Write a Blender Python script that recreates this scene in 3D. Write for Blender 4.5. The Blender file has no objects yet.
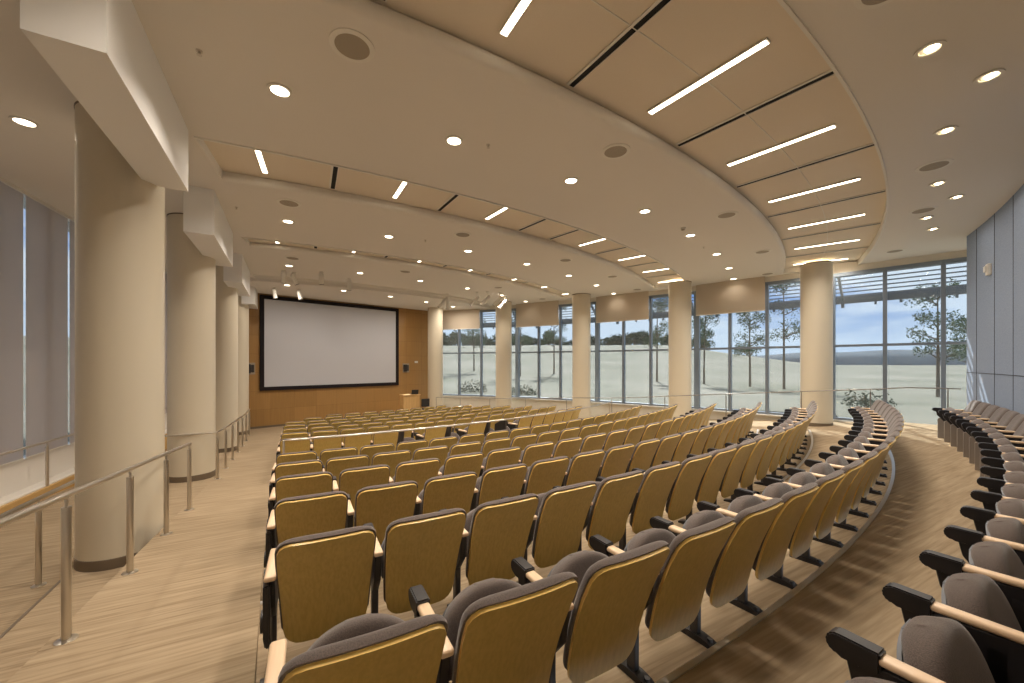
import bpy, bmesh, math, random
from mathutils import Vector, Matrix, noise
random.seed(7)
S = bpy.context.scene
COL = S.collection
PI = math.pi
R_ = math.radians

# ------------------------------------------------------------------ camera
EYE = 2.6                                    # eye height above the stage floor
cam_d = bpy.data.cameras.new('camera')
cam = bpy.data.objects.new('camera', cam_d)
COL.objects.link(cam)
cam.location = (0, 0, EYE)
cam.rotation_euler = (PI / 2, 0, 0)
cam_d.sensor_width = 36
cam_d.lens = 388 / 1024 * 36
cam_d.shift_y = 21.5 / 1024
cam_d.clip_start = .03
cam_d.clip_end = 2000
S.camera = cam

# ------------------------------------------------------------------ exposure
S.view_settings.view_transform = 'Standard'
S.view_settings.look = 'None'
S.view_settings.gamma = 1
S.view_settings.exposure = 0.68
S.view_settings.use_curve_mapping = False

# ------------------------------------------------------------------ sky
W = bpy.data.worlds.new('sky')
S.world = W
W.use_nodes = True
nt = W.node_tree
nt.nodes.clear()
wo = nt.nodes.new('ShaderNodeOutputWorld')
bg = nt.nodes.new('ShaderNodeBackground')
tc = nt.nodes.new('ShaderNodeTexCoord')
mp = nt.nodes.new('ShaderNodeMapping'); mp.inputs['Scale'].default_value = (1.6, 1.6, 6.5)
mp.inputs['Location'].default_value = (.3, .1, .25)
nz = nt.nodes.new('ShaderNodeTexNoise'); nz.inputs['Scale'].default_value = 2.1; nz.inputs['Detail'].default_value = 7
nz.inputs['Roughness'].default_value = .55
cr = nt.nodes.new('ShaderNodeValToRGB')
cr.color_ramp.elements[0].position = .36; cr.color_ramp.elements[0].color = (.15, .33, .72, 1)
cr.color_ramp.elements[1].position = .49; cr.color_ramp.elements[1].color = (.88, .94, 1.0, 1)
sp = nt.nodes.new('ShaderNodeSeparateXYZ')
hz = nt.nodes.new('ShaderNodeMapRange'); hz.inputs['From Min'].default_value = 0; hz.inputs['From Max'].default_value = .18
mx = nt.nodes.new('ShaderNodeMixRGB'); mx.inputs[1].default_value = (.74, .86, 1.0, 1)
L = nt.links.new
L(tc.outputs['Generated'], mp.inputs['Vector']); L(mp.outputs[0], nz.inputs['Vector'])
L(nz.outputs['Fac'], cr.inputs['Fac']); L(tc.outputs['Generated'], sp.inputs[0])
L(sp.outputs['Z'], hz.inputs['Value']); L(hz.outputs[0], mx.inputs[0])
L(cr.outputs[0], mx.inputs[2]); L(mx.outputs[0], bg.inputs['Color']); L(bg.outputs[0], wo.inputs['Surface'])
bg.inputs['Strength'].default_value = 1.15

sun_d = bpy.data.lights.new('sun', 'SUN'); sun_d.energy = 11; sun_d.angle = .012; sun_d.color = (1, .93, .82)
sun = bpy.data.objects.new('sun', sun_d); COL.objects.link(sun)
sun.rotation_euler = Vector((.22, 1.0, .92)).to_track_quat('Z', 'Y').to_euler()
sun.location = (10, 60, 60)

DOWN_W, LINE_W, SPOT_W = 22, 26, 4            # watts of the room's lamps

# ------------------------------------------------------------------ materials
def mat(name, col, rough=.6, metal=0, **k):
    m = bpy.data.materials.new(name); m.use_nodes = True
    b = m.node_tree.nodes['Principled BSDF']
    b.inputs['Base Color'].default_value = (*col, 1)
    b.inputs['Roughness'].default_value = rough
    b.inputs['Metallic'].default_value = metal
    if 'spec' in k: b.inputs['Specular IOR Level'].default_value = k['spec']
    if 'coat' in k: b.inputs['Coat Weight'].default_value = k['coat']; b.inputs['Coat Roughness'].default_value = .2
    if 'sheen' in k: b.inputs['Sheen Weight'].default_value = k['sheen']
    if 'emit' in k:
        b.inputs['Emission Color'].default_value = (*k['emit'][0], 1); b.inputs['Emission Strength'].default_value = k['emit'][1]
    return m

def noisy(m, c1, c2, scale=(1, 1, 1), nscale=5, detail=4, rot=(0, 0, 0), lo=.35, hi=.65, bump=0, coord='Object'):
    t = m.node_tree; b = t.nodes['Principled BSDF']
    tc = t.nodes.new('ShaderNodeTexCoord'); mp = t.nodes.new('ShaderNodeMapping')
    mp.inputs['Scale'].default_value = scale
    mr = t.nodes.new('ShaderNodeMapping'); mr.inputs['Rotation'].default_value = rot
    nz = t.nodes.new('ShaderNodeTexNoise'); nz.inputs['Scale'].default_value = nscale; nz.inputs['Detail'].default_value = detail
    cr = t.nodes.new('ShaderNodeValToRGB')
    cr.color_ramp.elements[0].position = lo; cr.color_ramp.elements[0].color = (*c1, 1)
    cr.color_ramp.elements[1].position = hi; cr.color_ramp.elements[1].color = (*c2, 1)
    l = t.links.new
    l(tc.outputs[coord], mr.inputs[0]); l(mr.outputs[0], mp.inputs[0]); l(mp.outputs[0], nz.inputs['Vector'])
    l(nz.outputs['Fac'], cr.inputs[0]); l(cr.outputs[0], b.inputs['Base Color'])
    if bump:
        bp = t.nodes.new('ShaderNodeBump'); bp.inputs['Strength'].default_value = bump; bp.inputs['Distance'].default_value = .01
        l(nz.outputs['Fac'], bp.inputs['Height']); l(bp.outputs[0], b.inputs['Normal'])
    return m

M = {}
M['ceiling'] = mat('ceiling paint', (.77, .73, .665), .75)
M['coffer'] = noisy(mat('coffer panel', (.72, .60, .44), .8), (.76, .67, .54), (.79, .70, .57), nscale=180, detail=2)
M['wall'] = mat('wall paint', (.74, .69, .60), .7)
M['beam'] = mat('bulkhead paint', (.84, .83, .81), .7)
M['column'] = mat('column paint', (.66, .59, .46), .38, spec=.5)
M['base'] = mat('rubber base', (.16, .12, .08), .5)
M['carpet'] = noisy(mat('carpet', (.45, .33, .2), .95, spec=.1), (.29, .215, .135), (.42, .325, .215), scale=(.7, 13, 1), nscale=2.6, detail=10, rot=(0, 0, R_(-28)), lo=.34, hi=.66, bump=.15)
M['nosing'] = mat('metal nosing', (.62, .60, .58), .35, .6)
M['shell'] = noisy(mat('lacquered beech', (.42, .25, .07), .42, coat=.15), (.49, .345, .092), (.57, .405, .118), scale=(30, 30, .9), nscale=2.2, detail=5)
M['shell_edge'] = mat('plywood edge', (.95, .66, .20), .35, coat=.3)  # lighter bevel wood, with the edge highlight put into its colour
M['fabric'] = noisy(mat('grey brown upholstery', (.12, .09, .08), .95, sheen=.35), (.085, .066, .058), (.14, .108, .095), nscale=260, detail=2, bump=.2)
M['black'] = mat('black plastic', (.018, .016, .018), .42)
M['arm'] = noisy(mat('pale maple', (.72, .46, .22), .35, coat=.3), (.78, .56, .36), (.86, .64, .43), scale=(20, 1, 20), nscale=3)
M['dark_metal'] = mat('dark painted steel', (.07, .065, .065), .4, .5)
M['grey_metal'] = mat('grey end panel', (.34, .30, .27), .4, .4)
M['steel'] = mat('brushed steel', (.62, .58, .52), .28, 1)
M['seat_rim'] = mat('dark grey moulded rim', (.13, .14, .16), .45)
M['rail_dark'] = mat('dull steel rail', (.30, .28, .26), .4, .8)
M['screen'] = mat('screen fabric', (.56, .57, .62), .8)
M['black_frame'] = mat('black felt frame', (.008, .004, .006), .9)
M['lectern'] = noisy(mat('pale veneer', (.66, .42, .17), .4), (.58, .35, .13), (.70, .45, .19), scale=(20, 20, 1), nscale=2)
M['mullion'] = mat('blue grey aluminium', (.22, .26, .32), .4, .5)
M['shade'] = mat('roller shade fabric', (.55, .47, .37), .9)
M['trim'] = mat('white metal', (.78, .74, .66), .4)
M['grille'] = noisy(mat('speaker grille', (.3, .24, .17), .6), (.30, .26, .20), (.42, .36, .28), nscale=400, detail=0)
M['slot'] = mat('dark slot', (.006, .006, .006), .8)
M['pale'] = mat('white paint', (.80, .77, .70), .6)
M['white_wall'] = mat('sill wall', (.78, .74, .68), .7)
M['kerb'] = mat('oak kerb', (.55, .34, .12), .45)
M['lamp'] = mat('lamp lens', (1, .95, .85), .4, emit=((1, .87, .66), 6))
M['lamp_dim'] = mat('lamp bulb', (1, .95, .85), .4, emit=((1, .80, .5), 7))
M['trunk'] = mat('bark', (.12, .085, .06), .9)
M['needles'] = noisy(mat('pine needles', (.06, .10, .05), .8), (.03, .065, .025), (.08, .13, .05), nscale=4)
M['leaf_far'] = noisy(mat('distant leaves', (.09, .13, .07), .9), (.035, .055, .035), (.07, .095, .05), nscale=.6)
M['ground'] = noisy(mat('dry grass', (.45, .42, .27), .95), (.11, .11, .075), (.19, .175, .14), nscale=.12, detail=6)
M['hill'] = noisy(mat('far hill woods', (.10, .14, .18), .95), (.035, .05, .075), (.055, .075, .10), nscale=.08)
M['louvre'] = mat('grey louvre metal', (.15, .17, .21), .5, .3)
M['stone'] = mat('limestone sill', (.6, .57, .52), .6)

# blue-grey acoustic panels
m = M['acoustic'] = mat('acoustic fabric', (.2, .21, .24), .95)
noisy(m, (.23, .29, .41), (.30, .365, .49), nscale=60, detail=4, bump=.2)

# roller shade cloth on the left, with some light coming through
def translucent(name, c, tr):
    m = bpy.data.materials.new(name); m.use_nodes = True; t = m.node_tree
    b = t.nodes['Principled BSDF']; b.inputs['Base Color'].default_value = (*c, 1); b.inputs['Roughness'].default_value = .9
    tl = t.nodes.new('ShaderNodeBsdfTranslucent'); tl.inputs[0].default_value = (*c, 1)
    mx = t.nodes.new('ShaderNodeMixShader'); mx.inputs[0].default_value = tr
    t.links.new(b.outputs[0], mx.inputs[1]); t.links.new(tl.outputs[0], mx.inputs[2])
    t.links.new(mx.outputs[0], t.nodes['Material Output'].inputs[0])
    return m
M['blind'] = translucent('grey blind', (.66, .60, .56), .60)

# glass: grey tint dims the outdoors, milky haze painted in, weak mirror reflection
def glass():
    m = bpy.data.materials.new('window glass'); m.use_nodes = True; t = m.node_tree
    t.nodes.remove(t.nodes['Principled BSDF'])
    tr = t.nodes.new('ShaderNodeBsdfTransparent'); tr.inputs[0].default_value = (.68, .72, .75, 1)
    gl = t.nodes.new('ShaderNodeBsdfGlossy'); gl.inputs['Roughness'].default_value = .02
    df = t.nodes.new('ShaderNodeBsdfDiffuse'); df.inputs[0].default_value = (.8, .85, .85, 1)
    lw = t.nodes.new('ShaderNodeLayerWeight'); lw.inputs[0].default_value = .5
    pw = t.nodes.new('ShaderNodeMath'); pw.operation = 'POWER'; pw.inputs[1].default_value = 5
    fr = t.nodes.new('ShaderNodeMath'); fr.operation = 'MULTIPLY_ADD'; fr.inputs[1].default_value = .8; fr.inputs[2].default_value = .02
    t.links.new(lw.outputs['Facing'], pw.inputs[0]); t.links.new(pw.outputs[0], fr.inputs[0])
    mx = t.nodes.new('ShaderNodeMixShader'); m2 = t.nodes.new('ShaderNodeMixShader'); m2.inputs[0].default_value = .07
    l = t.links.new
    l(fr.outputs[0], mx.inputs[0]); l(tr.outputs[0], mx.inputs[1]); l(gl.outputs[0], mx.inputs[2])
    l(mx.outputs[0], m2.inputs[1]); l(df.outputs[0], m2.inputs[2]); l(m2.outputs[0], t.nodes['Material Output'].inputs[0])
    return m
M['glass'] = glass()

# wood wall: veneer panels with fine joints
def wood_wall():
    m = mat('veneer wall', (.5, .3, .1), .42)
    t = m.node_tree; b = t.nodes['Principled BSDF']; l = t.links.new
    tc = t.nodes.new('ShaderNodeTexCoord'); s = t.nodes.new('ShaderNodeSeparateXYZ'); c = t.nodes.new('ShaderNodeCombineXYZ')
    l(tc.outputs['Object'], s.inputs[0]); l(s.outputs[0], c.inputs[0]); l(s.outputs[2], c.inputs[1])
    br = t.nodes.new('ShaderNodeTexBrick'); br.offset = 0
    br.inputs['Scale'].default_value = 1; br.inputs['Brick Width'].default_value = .86; br.inputs['Row Height'].default_value = .74
    br.inputs['Mortar Size'].default_value = .004; br.inputs['Bias'].default_value = 0
    br.inputs['Color1'].default_value = (.42, .235, .078, 1); br.inputs['Color2'].default_value = (.36, .20, .064, 1)
    br.inputs['Mortar'].default_value = (.24, .13, .042, 1)
    l(c.outputs[0], br.inputs['Vector'])
    mp = t.nodes.new('ShaderNodeMapping'); mp.inputs['Scale'].default_value = (24, 24, .8)
    nz = t.nodes.new('ShaderNodeTexNoise'); nz.inputs['Scale'].default_value = 1.2; nz.inputs['Detail'].default_value = 5
    l(tc.outputs['Object'], mp.inputs[0]); l(mp.outputs[0], nz.inputs['Vector'])
    mr = t.nodes.new('ShaderNodeMapRange'); mr.inputs['To Min'].default_value = .8; mr.inputs['To Max'].default_value = 1.15
    l(nz.outputs['Fac'], mr.inputs['Value'])
    mu = t.nodes.new('ShaderNodeMixRGB'); mu.blend_type = 'MULTIPLY'; mu.inputs[0].default_value = 1
    l(br.outputs['Color'], mu.inputs[1]); l(mr.outputs[0], mu.inputs[2]); l(mu.outputs[0], b.inputs['Base Color'])
    return m
M['woodwall'] = wood_wall()

# ------------------------------------------------------------------ helpers
def obj(name, bm, m, parent=None, smooth=False, angle=None):
    me = bpy.data.meshes.new(name)
    bmesh.ops.recalc_face_normals(bm, faces=bm.faces[:])
    if smooth:
        for f in bm.faces: f.smooth = True
        if angle:
            for e in bm.edges:
                if len(e.link_faces) == 2 and e.calc_face_angle(0) > angle: e.smooth = False
    bm.to_mesh(me); bm.free()
    for x in (m if isinstance(m, (list, tuple)) else [m]): me.materials.append(x)
    o = bpy.data.objects.new(name, me); COL.objects.link(o)
    if parent: o.parent = parent
    return o

def empty(name, loc=(0, 0, 0), rz=0):
    o = bpy.data.objects.new(name, None); COL.objects.link(o)
    o.location = loc; o.rotation_euler = (0, 0, rz); o.empty_display_size = .1
    return o

def tag(o, label, cat, group=None):
    o['label'] = label; o['category'] = cat
    if group: o['group'] = group
    return o

def struct(name, bm, m, smooth=False, label=None, parent=None, angle=None):
    o = obj(name, bm, m, parent, smooth, angle)
    if parent is None:
        o['kind'] = 'structure'
    return o

def stag(o, label, cat):
    o['kind'] = 'structure'; o['label'] = label; o['category'] = cat

def copy_tree(o, parent=None):
    c = o.copy(); COL.objects.link(c); c.parent = parent
    for ch in list(o.children): copy_tree(ch, c)
    return c

def box(bm, x0, x1, y0, y1, z0, z1, bev=0, seg=2, mtx=None):
    vs = [bm.verts.new((x, y, z)) for x in (x0, x1) for y in (y0, y1) for z in (z0, z1)]
    q = [(0, 1, 3, 2), (4, 6, 7, 5), (0, 4, 5, 1), (2, 3, 7, 6), (0, 2, 6, 4), (1, 5, 7, 3)]
    fs = [bm.faces.new([vs[i] for i in f]) for f in q]
    if mtx:
        for v in vs: v.co = mtx @ v.co
    if bev:
        es = list({e for f in fs for e in f.edges})
        bmesh.ops.bevel(bm, geom=es, offset=bev, segments=seg, affect='EDGES', profile=.5)

def prism(bm, pts, a, b, axis='z'):
    """closed polygon pts extruded from a to b along axis"""
    def P(p, t):
        return {'z': (p[0], p[1], t), 'x': (t, p[0], p[1]), 'y': (p[0], t, p[1])}[axis]
    A = [bm.verts.new(P(p, a)) for p in pts]; B = [bm.verts.new(P(p, b)) for p in pts]
    n = len(pts)
    bm.faces.new(A); bm.faces.new(B[::-1])
    for i in range(n):
        bm.faces.new((A[i], B[i], B[(i + 1) % n], A[(i + 1) % n]))

def tube(bm, pts, r, n=10, cap=True):
    pts = [Vector(p) for p in pts]; rings = []
    up = Vector((0, 0, 1))
    for i, p in enumerate(pts):
        d = (pts[min(i + 1, len(pts) - 1)] - pts[max(i - 1, 0)]).normalized()
        a = d.cross(up)
        if a.length < .01: a = Vector((1, 0, 0))
        a.normalize(); b = d.cross(a).normalized()
        rr = r[i] if isinstance(r, (list, tuple)) else r
        rings.append([bm.verts.new(p + rr * (math.cos(t) * a + math.sin(t) * b)) for t in [2 * PI * k / n for k in range(n)]])
    for A, B in zip(rings, rings[1:]):
        for k in range(n): bm.faces.new((A[k], A[(k + 1) % n], B[(k + 1) % n], B[k]))
    if cap: bm.faces.new(rings[0]); bm.faces.new(rings[-1][::-1])

def lathe(bm, prof, n=32, c=(0, 0, 0)):
    rings = []
    for r, z in prof:
        if r < 1e-5: rings.append([bm.verts.new((c[0], c[1], c[2] + z))])
        else: rings.append([bm.verts.new((c[0] + r * math.cos(2 * PI * k / n), c[1] + r * math.sin(2 * PI * k / n), c[2] + z)) for k in range(n)])
    for A, B in zip(rings, rings[1:]):
        for k in range(n):
            a0, a1 = A[k % len(A)], A[(k + 1) % len(A)]; b0, b1 = B[k % len(B)], B[(k + 1) % len(B)]
            v = []
            for x in (a0, a1, b1, b0):
                if x not in v: v.append(x)
            if len(v) > 2: bm.faces.new(v)

# room geometry: everything fans out from one centre behind the stage
CX, CY = -13.3, 26.1
def P(R, a, z=0.0):
    t = R_(a); return Vector((CX + R * math.cos(t), CY + R * math.sin(t), z))
def facing(a):                                 # rotation that turns local +Y towards the centre
    return R_(a) + PI / 2
def lerp(a, b, t): return a + (b - a) * t
def interp(x, tab):
    if x <= tab[0][0]: return tab[0][1]
    for (x0, y0), (x1, y1) in zip(tab, tab[1:]):
        if x <= x1: return lerp(y0, y1, (x - x0) / (x1 - x0))
    return tab[-1][1]

CEIL = EYE + 2.9
ORD = ['first', 'second', 'third', 'fourth', 'fifth', 'sixth', 'seventh', 'eighth', 'ninth', 'tenth', 'eleventh', 'twelfth',
       'thirteenth', 'fourteenth', 'fifteenth', 'sixteenth', 'seventeenth', 'eighteenth', 'nineteenth', 'twentieth',
       'twenty-first', 'twenty-second', 'twenty-third', 'twenty-fourth', 'twenty-fifth', 'twenty-sixth']

# seating rows: (radius of the back's top edge, floor height)
ROWS = [(28.04, .877), (26.95, .794), (25.94, .711), (24.94, .628), (23.98, .545), (23.0, .462),
        (20.9, .31), (19.9, .26), (18.9, .205), (17.9, .15), (16.9, .095), (15.9, .05), (14.9, 0.0)]
def aL(R): return interp(R, [(14.9, -66.0), (20.7, -64.7), (28, -63.25)])
def aR(R): return interp(R, [(14.9, -41.4), (22.4, -39.5), (28, -37.5)])
def rampL(R): return interp(R, [(14.4, 0), (15, .05), (17.9, .175), (19.9, .29), (22.4, .53), (25.8, .82), (28.2, 1.02), (32, 1.3)])
def ramp(R): return interp(R, [(14.4, 0), (21, .30), (28, .90), (28.3, .95), (32, .96)])

def PW(R, a, z=0.0):                           # the seating arcs close in a little toward the window end
    k = interp(R, [(14, .3), (20.9, .45), (23, .6), (25, .55), (26, .5), (27, .4), (28.04, .28), (28.6, 0)])
    t = max(0, min(1.15, (a - aL(R)) / (aR(R) - aL(R))))
    return P(R - k * t * t, a, z)

def faceW(R, a):
    k = interp(R, [(14, .3), (20.9, .45), (23, .6), (25, .55), (26, .5), (27, .4), (28.04, .28), (28.6, 0)])
    sp = aR(R) - aL(R); t = max(0, (a - aL(R)) / sp)
    return facing(a) + 2 * k * t / (R * R_(sp))

# ------------------------------------------------------------------ plan lines
def rail_pt(z): return Vector((-2.86 - .567 * (z - 2.49), z))      # left handrail line
colsR = [(8.94, 11.4), (6.07, 14.03), (2.95, 16.5), (-.4, 18.5), (-3.9, 19.75)]
winP = [(12.3, 9.3), (9.6, 12.1), (6.8, 14.75), (3.55, 17.35), (.02, 19.42), (-4.35, 20.95)]   # window wall, inside face
wallL = [(-4.65, -1.0), (-7.96, 6.03), (-8.8, 7.8), (-11.7, 13.9)]
SC = Vector((-7.9, 17.5)); SD = Vector((.73, .684)).normalized(); SN = Vector((SD.y, -SD.x))   # screen wall: point, direction, normal to the room
def sw(t, off=0): p = SC + SD * t + SN * off; return (p.x, p.y)
room = [(-4.3, -1.6), (7.2, -1.6), (13.6, 7.9), (12.3, 9.3)] + winP[1:] + [sw(-5.6)]

def clip(bm, poly, grow=.0):
    """keep what lies inside the convex plan polygon"""
    n = len(poly); c = Vector((sum(p[0] for p in poly) / n, sum(p[1] for p in poly) / n))
    for i in range(n):
        a = Vector(poly[i]); b = Vector(poly[(i + 1) % n]); d = b - a; nn = Vector((d.y, -d.x)).normalized()
        if nn.dot(c - a) > 0: nn = -nn
        a = a + nn * grow
        bmesh.ops.bisect_plane(bm, geom=bm.verts[:] + bm.edges[:] + bm.faces[:], plane_co=(a.x, a.y, 0), plane_no=(nn.x, nn.y, 0), clear_outer=True)

def polar_grid(bm, Rs, A0, A1, n, zf, PF=P):
    rows = []
    for R in Rs:
        a0 = A0(R) if callable(A0) else A0; a1 = A1(R) if callable(A1) else A1
        rows.append([bm.verts.new(PF(R, lerp(a0, a1, k / n), zf(R))) for k in range(n + 1)])
    for A, B in zip(rows, rows[1:]):
        for k in range(n): bm.faces.new((A[k], A[k + 1], B[k + 1], B[k]))

# ------------------------------------------------------------------ floors
roomF = [(-4.3, -1.6), (7.2, -1.6), (13.6, 7.9), (12.3, 9.3)] + winP[1:] + [sw(-5.6)]
bm = bmesh.new()
Rs = [1, 6, 10, 14.4] + [14.4 + .5 * k for k in range(1, 37)]
polar_grid(bm, [r for r in Rs if r >= 14.3], -95, lambda R: aL(R) - .12, 40, rampL)      # left aisle
z0 = -3; a = rail_pt(-3); b = rail_pt(15)
clip(bm, roomF, .05)
d = (b - a); nn = Vector((-d.y, d.x)).normalized()     # drop what lies beyond the handrail while it is higher than the lower floor
if nn.x > 0: nn = -nn
o2 = a + nn * .10
bmesh.ops.bisect_plane(bm, geom=bm.verts[:] + bm.edges[:] + bm.faces[:], plane_co=(o2.x, o2.y, 0), plane_no=(nn.x, nn.y, 0), clear_outer=True)
r = bmesh.ops.extrude_face_region(bm, geom=bm.faces[:])
for v in [g for g in r['geom'] if isinstance(g, bmesh.types.BMVert)]: v.co.z = -.3
struct('floor', bm, M['carpet'])
bm = bmesh.new()
polar_grid(bm, [14.4 + .5 * k for k in range(37)], -110, lambda R: aL(R) - .35, 40, lambda R: min(rampL(R), .30))
clip(bm, roomF, 3)
bmesh.ops.bisect_plane(bm, geom=bm.verts[:] + bm.edges[:] + bm.faces[:], plane_co=(o2.x, o2.y, 0), plane_no=(-nn.x, -nn.y, 0), clear_outer=True)
struct('floor_lower_left', bm, M['carpet'])
bm = bmesh.new()                                                                  # stage floor and right hand ramp
polar_grid(bm, [.5, 3, 6, 10, 14.41], -125, 20, 60, lambda R: 0)
clip(bm, roomF, .05)
struct('floor_stage', bm, M['carpet'])
bm = bmesh.new()
polar_grid(bm, [14.41] + [14.5 + .5 * k for k in range(33)], lambda R: aR(R) + .35, 0, 40, ramp)
clip(bm, roomF, .05)
struct('floor_right', bm, M['carpet'])
# rear walkway where the back row stands
bm = bmesh.new()
polar_grid(bm, [27.93, 29, 30, 31.5, 33], lambda R: aL(28) - .35, lambda R: aR(28) + .4, 60, lambda R: .96, PW)
clip(bm, roomF, .05)
struct('floor_rear', bm, M['carpet'])

def sector(bm, R0, R1, a0, a1, z0, z1, n=40, PF=P):
    rings = []
    for R, z in ((R0, z0), (R0, z1), (R1, z1), (R1, z0)):
        rings.append([bm.verts.new(PF(R, lerp(a0, a1, k / n), z)) for k in range(n + 1)])
    for i in range(4):
        A, B = rings[i], rings[(i + 1) % 4]
        for k in range(n): bm.faces.new((A[k], A[k + 1], B[k + 1], B[k]))
    bm.faces.new([r[0] for r in rings]); bm.faces.new([r[-1] for r in rings][::-1])

bm = bmesh.new(); bn = []
edges = [27.92] + [r[0] - .10 for r in ROWS[1:6]] + [21.95, 20.8] + [r[0] - .10 for r in ROWS[7:]] + [14.4]
hts = [r[1] for r in ROWS[:6]] + [.40] + [r[1] for r in ROWS[6:]]
for i, h in enumerate(hts):
    R1, R0 = edges[i], edges[i + 1] if i + 1 < len(edges) else 14.4
    if R1 - R0 < .01: continue
    sector(bm, R0, R1, aL(R1) - .8, aR(R1) + .36, -.3, h, 60, PW)
    up = .96 if i == 0 else hts[i - 1]
    b2 = bmesh.new(); sector(b2, R1 - .012, R1 + .022, aL(R1) - .36, aR(R1) + .36, up - .03, up + .008, 60, PW)
    bn.append((b2, i))
struct('floor_seating_tiers', bm, M['carpet'])
for b2, i in bn:
    struct('trim_%d' % (i + 1), b2, M['nosing'])

# ------------------------------------------------------------------ ceiling with coffers
COF = [(25.86, 27.71, -68.0, -31.6, .14), (21.78, 23.06, -66.4, -30.2, .14), (17.78, 18.56, -67.6, -29.2, .12), (13.75, 14.2, -70.5, -30.5, .10)]
bm = bmesh.new()
radii = [.5, 6, 10] ; angs0 = -130; angs1 = 30
cuts = [.5, 8]
for R0, R1, *_ in sorted(COF): cuts += [R0, R1]
cuts += [29, 34]
cof = {(c[0], c[1]): c for c in COF}
def ring_faces(Ra, Rb, a0, a1, z, zb=None):
    zb = z if zb is None else zb
    n = max(2, int(abs(a1 - a0) / .9))
    A = [bm.verts.new(P(Ra, lerp(a0, a1, k / n), z)) for k in range(n + 1)]
    B = [bm.verts.new(P(Rb, lerp(a0, a1, k / n), zb)) for k in range(n + 1)]
    for k in range(n): bm.faces.new((A[k], A[k + 1], B[k + 1], B[k]))
for Ra, Rb in zip(cuts, cuts[1:]):
    c = cof.get((Ra, Rb))
    if c:
        ring_faces(Ra, Rb, angs0, c[2], CEIL); ring_faces(Ra, Rb, c[3], angs1, CEIL)
    else:
        ring_faces(Ra, Rb, angs0, angs1, CEIL)
clip(bm, room, .35)
r = bmesh.ops.extrude_face_region(bm, geom=bm.faces[:])
for v in [g for g in r['geom'] if isinstance(g, bmesh.types.BMVert)]: v.co.z += .45
struct('ceiling', bm, M['ceiling'])
bm = bmesh.new(); sector(bm, .5, 13.74, -110, 5, CEIL - .12, CEIL + .02, 80); clip(bm, room, .1); struct('ceiling_stage', bm, M['ceiling'])
for i, (R0, R1, a0, a1, h) in enumerate(COF):
    bm = bmesh.new(); ring_faces(R0 - .02, R1 + .02, a0 - .05, a1 + .05, CEIL + h)
    struct('ceiling_coffer_%d' % (i + 1), bm, M['coffer'])
    # rounded nose along the stage side edge, thin white edge on the other
    bm = bmesh.new(); n = 60; rings = []
    rr = .075 if i == 0 else .06
    prof = [(-.16, .0)] + [(-.02 + rr * math.sin(t), -.012 - .0 + rr * (1 - math.cos(t))) for t in [R_(q) for q in (0, 20, 40, 60, 80, 100)]] + [(.0, h)]
    for (dr, dz) in prof:
        rings.append([bm.verts.new(P(R0 + dr, lerp(a0, a1, k / n), CEIL + dz)) for k in range(n + 1)])
    for A, B in zip(rings, rings[1:]):
        for k in range(n): bm.faces.new((A[k], A[k + 1], B[k + 1], B[k]))
    struct('trim_%d' % (20 + i), bm, M['ceiling'], smooth=True)
    bm = bmesh.new(); sector(bm, R1 - .014, R1 + .014, a0, a1, CEIL - .02, CEIL + h, 60)
    struct('trim_%d' % (30 + i), bm, M['pale'])
# joint lines of the big coffer: a thin batten that runs along its middle, radial joints beside the slots
bm = bmesh.new(); sector(bm, 26.78, 26.79, -68, -31.8, CEIL + .132, CEIL + .15, 60)
struct('trim_40', bm, M['trim'])

# ------------------------------------------------------------------ columns
def column(x, y, z0, r, label, ztop=CEIL):
    e = empty('round_column', (x, y, z0))
    bm = bmesh.new(); lathe(bm, [(0, 0), (r, 0), (r, ztop - z0 + .01), (0, ztop - z0 + .01)], 64)
    obj('shaft', bm, M['column'], e, True, R_(40))
    bm = bmesh.new(); lathe(bm, [(r, 0), (r + .008, 0), (r + .008, .11), (r, .115)], 64)
    obj('skirting', bm, M['base'], e, True, R_(40))
    bm = bmesh.new(); lathe(bm, [(r, ztop - z0 - .02), (r + .006, ztop - z0 - .02), (r + .006, ztop - z0), (r, ztop - z0)], 64)
    obj('top_joint', bm, M['base'], e, True, R_(40))
    tag(e, label, 'column', 'round columns')
column(-4.67, 4.65, .30, .38, 'nearest and widest round cream column, beside the left handrail')
column(-6.49, 7.87, .28, .38, 'second round column of the left line, behind the handrail that turns')
column(-8.3, 11.1, .1, .38, 'third round column along the left aisle toward the screen')
column(-10.12, 14.25, 0, .38, 'farthest round column on the left, just before the wood wall')
cl = ['widest round column of the window side, nearest the grey panelled wall', 'second round column of the window side from the grey wall',
      'middle round column between the window bays', 'round column between the two window bays nearest the stage',
      'round column at the corner of the wood wall and the windows']
for (x, y), l in zip(colsR, cl):
    R = math.hypot(x - CX, y - CY)
    column(x, y, ramp(R) - .02, .38, l)

# ------------------------------------------------------------------ left bulkheads under the ceiling
bl = ['nearest and largest white ceiling bulkhead at top left', 'second white ceiling bulkhead box from the camera', 'third white ceiling bulkhead box along the left columns',
      'fourth white ceiling bulkhead box, nearest the screen']
u = Vector((-.4975, .8675)); v = Vector((.8675, .4975))
for k in range(4):
    p = Vector((-2.8, 2.68)) + u * 4.4 * k
    le = 2.5
    bm = bmesh.new()
    pts = [p, p + u * le, p + u * le - v * .40, p - v * .40]
    prism(bm, [(q.x, q.y) for q in pts], EYE + 2.14, CEIL + .02)
    o = obj('ceiling_bulkhead', bm, M['beam']); o['kind'] = 'structure'; tag(o, bl[k], 'ceiling bulkhead', 'white bulkheads over the left columns')

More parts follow.
